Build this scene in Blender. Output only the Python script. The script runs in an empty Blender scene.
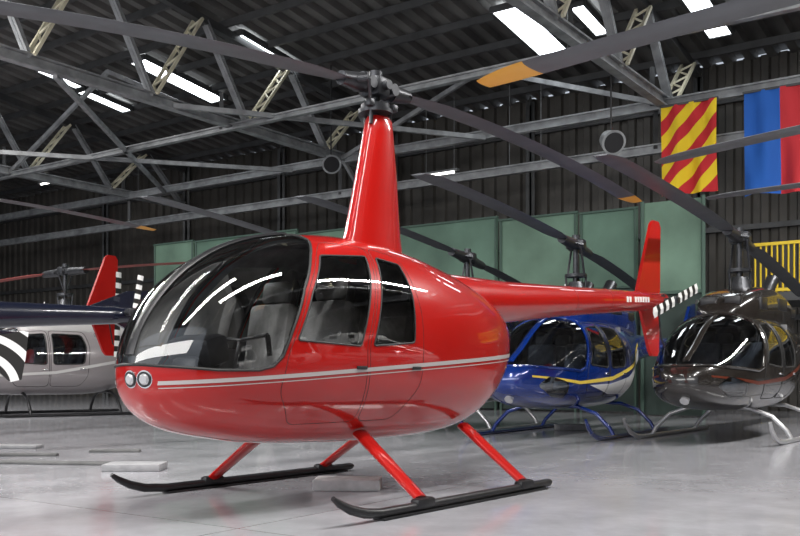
import bpy, bmesh, math, random
from mathutils import Vector, Matrix, Euler
random.seed(7)
scene = bpy.context.scene
C = scene.collection
F = 920.0; HY = 375.0; CZ = 0.93

# ------------------------------------------------------------------ materials
def MAT(name, col, rough=.5, metal=0.0, coat=0.0, noise=0.0, nscale=6.0, emit=None, bump=0.0, rvar=0.0, spec=.5):
    m = bpy.data.materials.new(name); m.use_nodes = True
    nt = m.node_tree; b = nt.nodes['Principled BSDF']
    b.inputs['Base Color'].default_value = (*col, 1)
    b.inputs['Roughness'].default_value = rough
    b.inputs['Metallic'].default_value = metal
    b.inputs['Coat Weight'].default_value = coat
    b.inputs['Coat Roughness'].default_value = .03
    b.inputs['Specular IOR Level'].default_value = spec
    if emit:
        b.inputs['Emission Color'].default_value = (*emit[:3], 1)
        b.inputs['Emission Strength'].default_value = emit[3]
    tc = nt.nodes.new('ShaderNodeTexCoord')
    n = nt.nodes.new('ShaderNodeTexNoise'); n.inputs['Scale'].default_value = nscale; n.inputs['Detail'].default_value = 6
    nt.links.new(tc.outputs['Object'], n.inputs['Vector'])
    if noise:
        mx = nt.nodes.new('ShaderNodeMix'); mx.data_type = 'RGBA'
        mx.inputs[6].default_value = (*[c*(1-noise) for c in col], 1)
        mx.inputs[7].default_value = (*[min(1, c*(1+noise)) for c in col], 1)
        cl = nt.nodes.new('ShaderNodeMapRange'); cl.inputs[1].default_value = .3; cl.inputs[2].default_value = .7
        nt.links.new(n.outputs['Fac'], cl.inputs[0])
        nt.links.new(cl.outputs[0], mx.inputs[0]); nt.links.new(mx.outputs[2], b.inputs['Base Color'])
    if rvar:
        mr = nt.nodes.new('ShaderNodeMapRange'); mr.inputs[1].default_value = .3; mr.inputs[2].default_value = .7
        mr.inputs[3].default_value = max(0.02, rough-rvar); mr.inputs[4].default_value = rough+rvar
        nt.links.new(n.outputs['Fac'], mr.inputs[0]); nt.links.new(mr.outputs[0], b.inputs['Roughness'])
    if bump:
        bp = nt.nodes.new('ShaderNodeBump'); bp.inputs['Strength'].default_value = bump; bp.inputs['Distance'].default_value = .02
        nt.links.new(n.outputs['Fac'], bp.inputs['Height']); nt.links.new(bp.outputs[0], b.inputs['Normal'])
    return m

def GLASS(name, tint, refl=1.0, ior=1.9):
    m = bpy.data.materials.new(name); m.use_nodes = True
    nt = m.node_tree; nt.nodes.clear()
    o = nt.nodes.new('ShaderNodeOutputMaterial'); mix = nt.nodes.new('ShaderNodeMixShader')
    t = nt.nodes.new('ShaderNodeBsdfTransparent'); t.inputs[0].default_value = (*tint, 1)
    g = nt.nodes.new('ShaderNodeBsdfGlossy'); g.inputs['Roughness'].default_value = .015; g.inputs['Color'].default_value = (refl, refl, refl, 1)
    fr = nt.nodes.new('ShaderNodeFresnel'); fr.inputs['IOR'].default_value = ior
    nt.links.new(fr.outputs[0], mix.inputs[0]); nt.links.new(t.outputs[0], mix.inputs[1]); nt.links.new(g.outputs[0], mix.inputs[2])
    nt.links.new(mix.outputs[0], o.inputs[0])
    return m

def PATTERN(name, c1, c2, vec, scale, coord='Object', rough=.6, thr=.5, op='DOT_PRODUCT'):
    m = bpy.data.materials.new(name); m.use_nodes = True
    nt = m.node_tree; b = nt.nodes['Principled BSDF']; b.inputs['Roughness'].default_value = rough
    tc = nt.nodes.new('ShaderNodeTexCoord')
    d = nt.nodes.new('ShaderNodeVectorMath'); d.operation = op; d.inputs[1].default_value = vec
    nt.links.new(tc.outputs[coord], d.inputs[0])
    mu = nt.nodes.new('ShaderNodeMath'); mu.operation = 'MULTIPLY'; mu.inputs[1].default_value = scale
    nt.links.new(d.outputs['Value'], mu.inputs[0])
    fr = nt.nodes.new('ShaderNodeMath'); fr.operation = 'FRACT'; nt.links.new(mu.outputs[0], fr.inputs[0])
    gt = nt.nodes.new('ShaderNodeMath'); gt.operation = 'GREATER_THAN'; gt.inputs[1].default_value = thr
    nt.links.new(fr.outputs[0], gt.inputs[0])
    mx = nt.nodes.new('ShaderNodeMix'); mx.data_type = 'RGBA'
    mx.inputs[6].default_value = (*c1, 1); mx.inputs[7].default_value = (*c2, 1)
    nt.links.new(gt.outputs[0], mx.inputs[0]); nt.links.new(mx.outputs[2], b.inputs['Base Color'])
    return m

RED = MAT('red_paint', (.38, .005, .003), .34, 0, 1.0, .05, 3, spec=.15)
REDF = MAT('red_fin_paint', (.40, .006, .004), .4, 0, .2, .05, 3, spec=.3)
WHITE = MAT('white_paint', (.78, .78, .76), .3, 0, .5)
SWEEP = MAT('white_sweep', (.75, .75, .75), .3, 0, .5)
SILVER = MAT('silver_stripe', (.50, .46, .45), .35, .2)
DARK = MAT('dark_trim', (.015, .015, .017), .35)
RUBBER = MAT('rubber_seal', (.012, .012, .012), .6)
SKID = MAT('black_skid', (.018, .018, .02), .38, .3, 0, .2, 12)
LINING = MAT('cabin_lining', (.15, .15, .155), .7, 0, 0, .3, 9)
SEAT = MAT('seat_leather', (.27, .265, .26), .5, 0, 0, .25, 9)
BLADE = MAT('blade_grey', (.095, .10, .11), .42, .2, 0, .15, 4)
YEL = MAT('tip_yellow', (.75, .36, .05), .45)
BLACK = MAT('black_band', (.01, .01, .01), .4)
STEEL = MAT('hub_steel', (.055, .057, .063), .35, .7, 0, .25, 20)
CHROME = MAT('chrome', (.75, .75, .76), .12, 1.0)
PALEM = MAT('pale_metal_skid', (.50, .50, .51), .3, .6)
LENS = MAT('lamp_lens', (.5, .5, .51), .08, .3, 1.0)
GLS = GLASS('clear_glass', (.90, .915, .925), 1, 2.0)
TINT = GLASS('tinted_glass', (.55, .62, .72), 1, 2.3)
BLUE = MAT('blue_paint', (.003, .026, .19), .2, .2, 1.0, .05, 3)
BRONZE = MAT('charcoal_black_paint', (.017, .014, .012), .22, 0, .9, .1, 3)
GREYP = MAT('pale_grey_paint', (.28, .26, .265), .3, .1, .6)
NAVY = MAT('navy_paint', (.005, .007, .018), .25, 0, .8)
GOLD = MAT('maroon_stripe', (.14, .03, .015), .3, .3)
YSTR = MAT('yellow_stripe', (.78, .58, .08), .35)
OFFW = MAT('offwhite_paint', (.55, .55, .54), .3, 0, .6)
STRIPED = PATTERN('black_white_bands', (.01, .01, .01), (.8, .8, .8), (-3.75, .965, .9), 3.2, op='DISTANCE', thr=.6)
REDBL = MAT('red_blade_paint', (.30, .05, .04), .45)

# ------------------------------------------------------------------ helpers
def link(name, bm, mat, parent=None, smooth=True, normals=None, recalc=True):
    if recalc and normals is None:
        bmesh.ops.recalc_face_normals(bm, faces=bm.faces[:])
    me = bpy.data.meshes.new(name); bm.to_mesh(me); bm.free()
    for mm in (mat if isinstance(mat, (list, tuple)) else [mat]): me.materials.append(mm)
    if smooth:
        for p in me.polygons: p.use_smooth = True
        if normals is None:
            try: me.set_sharp_from_angle(angle=math.radians(38))
            except Exception: pass
        else:
            me.normals_split_custom_set_from_vertices([tuple(n) for n in normals])
    o = bpy.data.objects.new(name, me); C.objects.link(o)
    if parent: par(o, parent)
    return o
def par(o, root):
    o.parent = root
    o.matrix_parent_inverse = Matrix.Identity(4) if root.type == 'MESH' else Matrix.LocRotScale(root.location, root.rotation_euler, root.scale).inverted()
def tag(o, label, cat, group=None, kind=None):
    o['label'] = label; o['category'] = cat
    if group: o['group'] = group
    if kind: o['kind'] = kind
    return o
def thing(name, label, cat, loc=(0, 0, 0), group=None):
    o = bpy.data.objects.new(name, None); C.objects.link(o); o.empty_display_size = .2
    o.location = loc
    return tag(o, label, cat, group)
def struct(o): o['kind'] = 'structure'; return o

def box(bm, c, s, bev=0.0, rot=None, seg=2):
    r = bmesh.ops.create_cube(bm, size=1)
    vs = r['verts']
    bmesh.ops.scale(bm, vec=s, verts=vs)
    if bev:
        es = list({e for v in vs for e in v.link_edges})
        rr = bmesh.ops.bevel(bm, geom=es, offset=bev, segments=seg, affect='EDGES', profile=.5)
        vs = list({v for f in rr['faces'] for v in f.verts} | {v for v in vs if v.is_valid})
    if rot is not None: bmesh.ops.transform(bm, matrix=rot, verts=vs)
    bmesh.ops.translate(bm, vec=c, verts=vs)
def beam(bm, p1, p2, w, h):
    p1 = Vector(p1); p2 = Vector(p2); d = (p2-p1); L = d.length; d.normalize()
    up = Vector((0, 0, 1)) if abs(d.z) < .95 else Vector((1, 0, 0))
    s = d.cross(up).normalized(); u = s.cross(d).normalized()
    vs = []
    for q in (p1, p2):
        for a, b in ((-1, -1), (1, -1), (1, 1), (-1, 1)):
            vs.append(bm.verts.new(q + s*a*w/2 + u*b*h/2))
    for f in ((0, 1, 2, 3), (7, 6, 5, 4), (0, 4, 5, 1), (1, 5, 6, 2), (2, 6, 7, 3), (3, 7, 4, 0)):
        bm.faces.new([vs[i] for i in f])
def ibeam(bm, p1, p2, w, h, t=.04):
    p1 = Vector(p1); p2 = Vector(p2)
    z = Vector((0, 0, h/2-t/2))
    beam(bm, p1+z, p2+z, w, t); beam(bm, p1-z, p2-z, w, t); beam(bm, p1, p2, t, h-t)
def tube(bm, pts, r, seg=10, ref=None, ry=None):
    pts = [Vector(p) for p in pts]; n = len(pts)
    rs = r if isinstance(r, (list, tuple)) else [r]*n
    rys = rs if ry is None else (ry if isinstance(ry, (list, tuple)) else [ry]*n)
    rings = []; prev = None
    for i, p in enumerate(pts):
        t = (pts[min(i+1, n-1)]-pts[max(i-1, 0)]).normalized()
        if ref is not None: a = (Vector(ref) - t*t.dot(Vector(ref))).normalized()
        elif prev is None:
            a = t.orthogonal().normalized()
        else: a = (prev - t*t.dot(prev)).normalized()
        prev = a; b = t.cross(a)
        rings.append([bm.verts.new(p + a*math.cos(2*math.pi*k/seg)*rs[i] + b*math.sin(2*math.pi*k/seg)*rys[i]) for k in range(seg)])
    for i in range(n-1):
        for k in range(seg):
            bm.faces.new([rings[i][k], rings[i][(k+1) % seg], rings[i+1][(k+1) % seg], rings[i+1][k]])
    bm.faces.new(rings[0][::-1]); bm.faces.new(rings[-1])
def prism(bm, pts, y0, y1, axis='y'):
    def P(p, y): return Vector((p[0], y, p[1])) if axis == 'y' else Vector((p[0], p[1], y))
    a = [bm.verts.new(P(p, y0)) for p in pts]; b = [bm.verts.new(P(p, y1)) for p in pts]
    n = len(pts)
    bm.faces.new(a[::-1]); bm.faces.new(b)
    for i in range(n): bm.faces.new([a[i], a[(i+1) % n], b[(i+1) % n], b[i]])
def cr(a, b, c, d, t):
    return .5*((2*b) + (-a+c)*t + (2*a-5*b+4*c-d)*t*t + (-a+3*b-3*c+d)*t**3)
def loft(rows, sub=6, M=72, nu=2.3, nl=2.4, fc=.45):
    """rows (x, zbottom, ztop, halfwidth) from nose to tail, poles where halfwidth is 0"""
    R = [list(r) for r in rows]
    def mir(r, pole): return [r[0], r[2], r[1], -r[3]] if pole else list(r)
    R = [mir(R[1], R[0][3] == 0)] + R + [mir(R[-2], R[-1][3] == 0)]
    S = []
    for i in range(1, len(R)-2):
        for k in range(sub):
            S.append([cr(R[i-1][j], R[i][j], R[i+1][j], R[i+2][j], k/sub) for j in range(4)])
    S.append(R[-2])
    bm = bmesh.new(); rings = []
    for (x, zb, zt, w) in S:
        if w <= 1e-6: rings.append([bm.verts.new((x, 0, (zb+zt)/2))]); continue
        zc = zb + fc*(zt-zb); ring = []
        for k in range(M):
            t = 2*math.pi*k/M; c = math.cos(t); s = math.sin(t)
            n = nu if s >= 0 else nl
            y = w*math.copysign(abs(c)**(2/n), c)
            z = zc + (zt-zc)*abs(s)**(2/n) if s >= 0 else zc - (zc-zb)*abs(s)**(2/n)
            ring.append(bm.verts.new((x, y, z)))
        rings.append(ring)
    for i in range(len(rings)-1):
        A, B = rings[i], rings[i+1]
        for k in range(M):
            k2 = (k+1) % M
            if len(A) == 1 and len(B) == 1: continue
            if len(A) == 1: bm.faces.new([A[0], B[k], B[k2]])
            elif len(B) == 1: bm.faces.new([A[k2], A[k], B[0]])
            else: bm.faces.new([A[k], B[k], B[k2], A[k2]])
    bmesh.ops.recalc_face_normals(bm, faces=bm.faces[:])
    return bm, S
def rnd(poly, r=.06, n=3):
    out = []; N = len(poly)
    for i in range(N):
        p0 = Vector(poly[i-1]); p = Vector(poly[i]); p1 = Vector(poly[(i+1) % N])
        d0 = p0-p; d1 = p1-p
        rr = min(r, d0.length*.4, d1.length*.4)
        a = p + d0.normalized()*rr; b = p + d1.normalized()*rr
        for k in range(n+1):
            t = k/n
            q = a*(1-t)**2 + p*2*t*(1-t) + b*t*t
            out.append((q.x, q.y))
    return out
def pip(x, z, poly):
    c = False; j = len(poly)-1
    for i in range(len(poly)):
        xi, zi = poly[i]; xj, zj = poly[j]
        if (zi > z) != (zj > z) and x < (xj-xi)*(z-zi)/(zj-zi)+xi: c = not c
        j = i
    return c
class Shell:
    def __init__(s, bm): s.bm = bm; s.regs = []; s.ids = {}
    def add(s, poly, side, idn): s.regs.append((poly, side, idn)); s.cut(poly, side)
    def cut(s, poly, side):
        bm = s.bm
        for i in range(len(poly)):
            (x1, z1), (x2, z2) = poly[i], poly[(i+1) % len(poly)]
            e = .002; lo = (min(x1, x2)-e, min(z1, z2)-e); hi = (max(x1, x2)+e, max(z1, z2)+e)
            fs = []
            for f in bm.faces:
                xs = [v.co.x for v in f.verts]; zs = [v.co.z for v in f.verts]
                if max(xs) < lo[0] or min(xs) > hi[0] or max(zs) < lo[1] or min(zs) > hi[1]: continue
                if side and f.calc_center_median().y*side < 0: continue
                fs.append(f)
            if not fs: continue
            geom = list({v for f in fs for v in f.verts}) + list({ed for f in fs for ed in f.edges}) + fs
            bmesh.ops.bisect_plane(bm, geom=geom, dist=1e-5, plane_co=(x1, 0, z1), plane_no=(z2-z1, 0, -(x2-x1)))
    def classify(s):
        s.bm.normal_update(); s.bm.faces.index_update(); s.bm.verts.index_update()
        for f in s.bm.faces:
            c = f.calc_center_median(); r = 'body'
            for poly, side, idn in s.regs:
                if side and c.y*side < 0: continue
                if pip(c.x, c.z, poly): r = idn
            s.ids[f.index] = r
    def extract(s, test, off=0.0, flip=False):
        nb = bmesh.new(); vm = {}; nor = []
        for f in s.bm.faces:
            if not test(f, s.ids.get(f.index)): continue
            vs = []
            for v in f.verts:
                if v.index not in vm:
                    vm[v.index] = nb.verts.new(v.co + v.normal*off); nor.append(-v.normal if flip else v.normal.copy())
                vs.append(vm[v.index])
            try: nb.faces.new(vs[::-1] if flip else vs)
            except ValueError: pass
        return nb, nor
    def part(s, name, ids, mat, parent, off=0.0, flip=False, test=None):
        t = test or (lambda f, i: i in ids)
        nb, nor = s.extract(t, off, flip)
        return link(name, nb, mat, parent, True, nor)
    def seam(s, A, B, r):
        bm = bmesh.new()
        for e in s.bm.edges:
            if len(e.link_faces) != 2: continue
            a, b = (s.ids[f.index] for f in e.link_faces)
            if a == b: continue
            if (a in A and b in B) or (a in B and b in A):
                p, q = e.verts[0].co, e.verts[1].co
                if (p-q).length < 1e-4: continue
                d = (q-p).normalized()*.002
                n = (e.verts[0].normal+e.verts[1].normal).normalized()
                tube(bm, [p-d, q+d], r, 6, ref=n)
        return bm
    def surf_y(s, x, z):
        return max((v for v in s.bm.verts if v.co.y > 0), key=lambda v: -((v.co.x-x)**2+(v.co.z-z)**2)).co.y

def blade(root, sg, r0, R, chord, zh, k, m, tiplen, mat=BLADE, tmat=YEL, thick=.03):
    prof = [(-.5, 0), (-.2, .35), (.15, .5), (.4, .35), (.5, 0), (.4, -.3), (.15, -.4), (-.2, -.25)]
    def mk(a, b, n, taper=0.0):
        bm = bmesh.new(); rings = []
        for i in range(n+1):
            r = a + (b-a)*i/n
            c = chord*min(1, .5+.5*(r-r0)/.5)*(1-taper*(i/n)**2)
            z = zh - k*r*r - sg*m*r
            rings.append([bm.verts.new((sg*r, (p[0]*c - (chord-c)*.3*(taper > 0))*sg, z + p[1]*thick*2*c/chord)) for p in prof])
        for i in range(n):
            for q in range(8): bm.faces.new([rings[i][q], rings[i][(q+1) % 8], rings[i+1][(q+1) % 8], rings[i+1][q]])
        bm.faces.new(rings[0]); bm.faces.new(rings[-1])
        return bm
    b = link('rotor_blade', mk(r0, R-tiplen, 24), mat, root)
    t = link('blade_tip', mk(R-tiplen, R, 6, .4), tmat, b)
    return b
def tail_blade(root, hub, ang, R, chord, mats):
    bm = bmesh.new(); n = 7; d = Vector((math.cos(ang), 0, math.sin(ang))); s = Vector((-math.sin(ang), 0, math.cos(ang)))
    rings = []
    for i in range(n+1):
        p = Vector(hub) + d*(.08 + (R-.08)*i/n)
        rings.append([bm.verts.new(p + s*a*chord/2 + Vector((0, b*.012, 0))) for a, b in ((-1, 0), (0, 1), (1, 0), (0, -1))])
    for i in range(n):
        for q in range(4):
            f = bm.faces.new([rings[i][q], rings[i][(q+1) % 4], rings[i+1][(q+1) % 4], rings[i+1][q]]); f.material_index = i % 2
    bm.faces.new(rings[0]); bm.faces.new(rings[-1])
    return link('tail_rotor_blade', bm, mats, root, smooth=False)
def seat(root, x, y, z, mat, s=1.0):
    bm = bmesh.new()
    box(bm, (x+.12, y, z+.1), (.46, .44, .14), .05)
    box(bm, (x-.14, y, z+.44), (.13, .44, .62), .05, Matrix.Rotation(-.17, 3, 'Y'))
    box(bm, (x-.22, y, z+.83), (.10, .26, .18), .04, Matrix.Rotation(-.17, 3, 'Y'))
    return link('seat', bm, mat, root)
def disc(bm, c, axis, r, h, seg=20, r2=None):
    c = Vector(c); a = Vector(axis).normalized()
    tube(bm, [c-a*h/2, c+a*h/2], [r, r2 if r2 is not None else r], seg)

# ------------------------------------------------------------------ piston helicopter (the red one)
def make_small():
    root = thing('helicopter', '', 'helicopter')
    rows = [(2.355, .95, .95, 0), (2.31, .77, 1.15, .20), (2.19, .645, 1.355, .36), (2.0, .56, 1.56, .495), (1.74, .505, 1.735, .58),
            (1.45, .465, 1.855, .63), (1.1, .44, 1.935, .65), (.7, .425, 1.975, .655), (.3, .42, 1.975, .655), (-.1, .42, 1.94, .65),
            (-.48, .435, 1.875, .62), (-.84, .485, 1.80, .57), (-1.15, .60, 1.72, .49), (-1.41, .76, 1.63, .39), (-1.61, .94, 1.54, .285),
            (-1.75, 1.09, 1.44, .17), (-1.805, 1.26, 1.26, 0)]
    bm, S = loft(rows, 6, 84, 2.3, 2.35, .45)
    sh = Shell(bm)
    ws = [(2.6, 1.04), (2.3, .985), (2.05, .96), (1.80, .96), (1.70, .985), (1.63, 1.05), (1.55, 1.22), (1.40, 1.5), (1.22, 1.74), (1.09, 1.87), (1.03, 2.1), (2.6, 2.1)]
    fd = rnd([(1.585, 1.07), (1.37, 1.49), (1.15, 1.77), (1.02, 1.87), (.585, 1.875), (.865, 1.14), (.83, .60), (1.45, .60), (1.63, .82)], .06)
    fw = rnd([(1.515, 1.155), (1.345, 1.47), (1.13, 1.755), (.655, 1.795), (.93, 1.13)], .025)
    rd = rnd([(.555, 1.875), (.26, 1.83), (.21, 1.4), (.22, .85), (.42, .60), (.80, .60), (.835, 1.14)], .07)
    rw = rnd([(.545, 1.795), (.295, 1.765), (.285, 1.5), (.325, 1.17), (.795, 1.135)], .025)
    sh.add(ws, 0, 'ws')
    for sd, t in ((1, 'p'), (-1, 's')):
        sh.add(fd, sd, 'fd'+t); sh.add(rd, sd, 'rd'+t); sh.add(fw, sd, 'fw'+t); sh.add(rw, sd, 'rw'+t)
    st1 = [(2.30, .868), (-1.79, 1.110), (-1.79, 1.145), (2.30, .892)]
    st2 = [(2.295, .846), (-1.79, 1.082), (-1.79, 1.090), (2.295, .852)]
    sh.cut(st1, 0); sh.cut(st2, 0)
    sh.classify()
    sh.part('fuselage', {'body'}, RED, root)
    sh.part('windscreen', {'ws'}, GLS, root)
    for t, sd in (('p', 1), ('s', -1)):
        for k in ('f', 'r'):
            d = sh.part('door', {k+'d'+t}, RED, root)
            sh.part('door_window', {k+'w'+t}, GLS, d)
            hb = bmesh.new(); hx = .92 if k == 'f' else .30
            yy = sh.surf_y(hx, .98)*sd
            box(hb, (hx, yy+.006*sd, .98), (.10, .02, .025), .006)
            link('door_handle', hb, DARK, d)
            link('window_seal', sh.seam({k+'d'+t}, {k+'w'+t}, .007), RUBBER, d, smooth=False)
            link('door_seam', sh.seam({k+'d'+t}, {'body'}, .0022), RUBBER, d, smooth=False)
    link('windscreen_frame', sh.seam({'ws'}, {'body', 'fdp', 'fds'}, .010), RUBBER, root, smooth=False)
    for sd in (1, -1):
        for pl in (st1, st2):
            o = sh.part('side_stripe', (), SILVER, root, .003, test=lambda f, i: f.calc_center_median().y*sd > 0 and i[:2] in ('bo', 'fd', 'rd') and
                pip(f.calc_center_median().x, f.calc_center_median().z, pl))
            o['label'] = 'pale silver stripe'
    sh.part('cabin_lining', (), LINING, root, -.03, True, test=lambda f, i: i in ('body', 'fdp', 'fds', 'rdp', 'rds') and -.05 < f.calc_center_median().x < 2.2)
    # windscreen centre post
    pts = [(x+.008, 0, zt+.006) for (x, zb, zt, w) in S if x > 1.03 and zt > 1.02 and w > 0]
    pb = bmesh.new(); tube(pb, pts, .042, 10, ref=(0, 1, 0), ry=.016); link('windscreen_post', pb, DARK, root)
    # cabin inside
    b = bmesh.new(); vs = []
    for k in range(40):
        t = 2*math.pi*k/40; c, s_ = math.cos(t), math.sin(t)
        vs.append(b.verts.new((.02, .6*math.copysign(abs(c)**.85, c), 1.19+.71*math.copysign(abs(s_)**.85, s_))))
    b.faces.new(vs); link('rear_bulkhead', b, LINING, root, smooth=False)
    b = bmesh.new(); prism(b, [(1.93, -.20), (1.93, .20), (1.78, .3), (1.4, .40), (.03, .46), (.03, -.46), (1.4, -.40), (1.78, -.3)], .60, .64, 'z')
    link('cabin_floor', b, DARK, root, smooth=False)
    for (x, y, z) in ((1.05, .28, .72), (1.05, -.28, .72), (.33, .28, .75), (.33, -.28, .75)): seat(root, x, y, z, SEAT)
    b = bmesh.new()
    box(b, (1.84, 0, .84), (.22, .26, .42), .04); box(b, (1.82, 0, 1.09), (.2, .44, .2), .05, Matrix.Rotation(.25, 3, 'Y'))
    ic = link('instrument_console', b, DARK, root)
    for y_, z_ in ((-.13, 1.12), (0, 1.12), (.13, 1.12), (-.07, 1.03), (.07, 1.03)):
        b = bmesh.new(); disc(b, (1.715, y_, z_), (-1, 0, .25), .045, .012, 18); link('gauge', b, SEAT, ic)
    b = bmesh.new(); tube(b, [(1.5, 0, .62), (1.52, 0, .9), (1.46, 0, 1.16)], .016, 8); tube(b, [(1.46, -.28, 1.2), (1.46, 0, 1.17), (1.46, .28, 1.2)], .014, 8)
    tube(b, [(1.46, -.28, 1.2), (1.44, -.28, 1.06)], .018, 8); tube(b, [(1.46, .28, 1.2), (1.44, .28, 1.06)], .018, 8)
    link('control_stick', b, DARK, root)
    # landing lights
    for y, x in ((.015, 2.344), (.125, 2.325)):
        ax = Vector((1, .38*y/.135, -.12)).normalized()
        b = bmesh.new(); disc(b, Vector((x, y, .905))-ax*.012, ax, .056, .05, 24); l = link('landing_light', b, CHROME, root)
        b = bmesh.new(); disc(b, Vector((x, y, .905))+ax*.013, ax, .048, .012, 24); link('reflector', b, DARK, l)
        b = bmesh.new(); disc(b, Vector((x, y, .905))+ax*.022, ax, .040, .016, 24, .026); link('lens', b, LENS, l)
    # mast fairing
    b = bmesh.new(); rings = []
    for (z, cx, L, W) in ((1.84, .05, .345, .19), (1.96, .045, .325, .18), (2.05, .035, .30, .165), (2.3, .012, .258, .145), (2.6, -.015, .208, .125), (2.9, -.035, .152, .105), (3.0, -.04, .13, .1), (3.03, -.04, .11, .085)):
        rings.append([b.verts.new((cx+L*math.cos(2*math.pi*k/28), W*math.sin(2*math.pi*k/28), z)) for k in range(28)])
    for i in range(len(rings)-1):
        for k in range(28): b.faces.new([rings[i][k], rings[i][(k+1) % 28], rings[i+1][(k+1) % 28], rings[i+1][k]])
    b.faces.new(rings[-1])
    link('mast_fairing', b, RED, root)
    b = bmesh.new(); tube(b, [(0, 0, 2.95), (0, 0, 3.26)], .035, 14); link('mast', b, STEEL, root)
    b = bmesh.new(); disc(b, (0, 0, 3.07), (0, 0, 1), .14, .03, 24); disc(b, (0, 0, 3.105), (0, 0, 1), .12, .045, 24)
    for k in range(3):
        a = 2*math.pi*k/3+.4; tube(b, [(.12*math.cos(a), .12*math.sin(a), 3.08), (.12*math.cos(a), .12*math.sin(a), 2.95)], .016, 8)
        box(b, (.15*math.cos(a), .15*math.sin(a), 3.11), (.06, .06, .06), .01)
    link('swashplate', b, STEEL, root)
    zh = 3.27
    b = bmesh.new(); box(b, (0, 0, zh), (.46, .11, .10), .02); box(b, (0, 0, zh), (.16, .2, .16), .03); disc(b, (0, 0, zh+.09), (0, 0, 1), .055, .08, 16)
    tube(b, [(0, -.15, zh), (0, .15, zh)], .04, 12)
    for sx in (1, -1):
        tube(b, [(.14*sx, -.10, zh), (.14*sx, .10, zh)], .05, 12); disc(b, (.14*sx, 0, zh+.06), (0, 0, 1), .04, .06, 12)
        tube(b, [(.18*sx, 0, zh), (.42*sx, 0, zh-.02*sx)], [.08, .055], 14)
        tube(b, [(.3*sx, 0, zh-.01), (.26*sx, .15*sx, zh-.01)], .024, 8)
    link('rotor_hub', b, STEEL, root)
    for sx in (1, -1):
        b = bmesh.new(); tube(b, [(.12*sx, .05*sx, 3.1), (.26*sx, .15*sx, zh-.01)], .014, 8); link('pitch_link', b, STEEL, root)
        blade(root, sx, .3, 5.0, .235, zh, .0179, .05, .26, thick=.014)
    # tail
    b = bmesh.new(); tube(b, [(-.45, 0, 1.54), (-.9, 0, 1.585), (-1.3, 0, 1.605), (-1.9, 0, 1.64), (-3.0, 0, 1.72), (-4.4, 0, 1.81), (-5.82, 0, 1.895), (-5.9, 0, 1.90)], [.27, .25, .235, .205, .168, .138, .110, .07], 28, ref=(0, 1, 0))
    tb = link('tail_boom', b, RED, root)
    rd_ = MAT('red_dark', (.28, .004, .003), .3)
    for x in (-3.2, -4.1, -5.0):
        rr = {-3.2: .1637, -4.1: .1444, -5.0: .1262}[x]; zz = {-3.2: 1.733, -4.1: 1.791, -5.0: 1.846}[x]
        b = bmesh.new(); tube(b, [(x, 0, zz), (x-.02, 0, zz+.001)], rr+.002, 24, ref=(0, 1, 0))
        link('boom_joint', b, rd_, tb)
    for k in range(9):
        x = -4.5-k*.078
        if k != 2:
            b = bmesh.new(); box(b, (x, .136-(k*.0016), 1.83+k*.0045), (.04, .012, .065), 0, Matrix.Rotation(.1*(k % 3-1), 3, 'Y'))
            link('registration_letter', b, WHITE, tb, smooth=False)
    b = bmesh.new(); prism(b, [(x-.13, z) for x, z in ((-5.14, 1.86), (-5.22, 2.05), (-5.63, 2.92), (-5.70, 2.97), (-5.88, 2.97), (-5.93, 2.90), (-5.91, 1.86), (-5.88, 1.24), (-5.83, 1.18), (-5.66, 1.18), (-5.58, 1.25), (-5.32, 1.75))], -.15, -.11)
    link('tail_fin', b, REDF, root)
    b = bmesh.new(); box(b, (-5.34, -.52, 1.86), (.3, .84, .035), .012); link('horizontal_stabilizer', b, RED, root)
    hx = -5.66
    b = bmesh.new(); tube(b, [(hx, -.1, 1.89), (hx, .1, 1.89)], .085, 14); tube(b, [(hx, .1, 1.89), (hx, .3, 1.89)], .03, 12); box(b, (hx, .27, 1.89), (.16, .05, .08), .015)
    link('tail_gearbox', b, STEEL, root)
    for a in (math.radians(164), math.radians(-16)): tail_blade(root, (hx, .27, 1.89), a, .74, .13, [WHITE, BLACK])
    b = bmesh.new(); tube(b, [(-5.72, .0, 1.82), (-5.82, .0, 1.4), (-6.07, .0, 1.2)], .012, 8); link('tail_guard', b, DARK, root)
    # skids
    for sy in (1, -1):
        y = 1.06 if sy > 0 else -1.12; dx = 0 if sy > 0 else .06
        b = bmesh.new()
        tube(b, [(1.66+dx, y, .185), (1.60+dx, y, .145), (1.50+dx, y, .098), (1.37+dx, y, .062), (1.22, y, .044), (-.95, y, .044), (-.99, y, .046)], [.016, .025, .031, .033, .033, .033, .018], 12, ref=(0, 1, 0))
        box(b, (.18, y, .008), (2.1, .10, .016), .004)
        sk = link('skid', b, SKID, root)
        for x in (.76, -.57):
            b = bmesh.new(); xt = x-.11 if sy > 0 else x+.07
            tube(b, [(xt, .40*sy, .50), (x, y-.02*sy, .09)], [.075, .06], 18, ref=(1, 0, 0), ry=[.036, .028])
            link('skid_leg', b, RED, root)
            b = bmesh.new(); box(b, (x, y, .064), (.2, .08, .07), .022); link('leg_clamp', b, SKID, sk)
    sh.bm.free()
    return root

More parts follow.
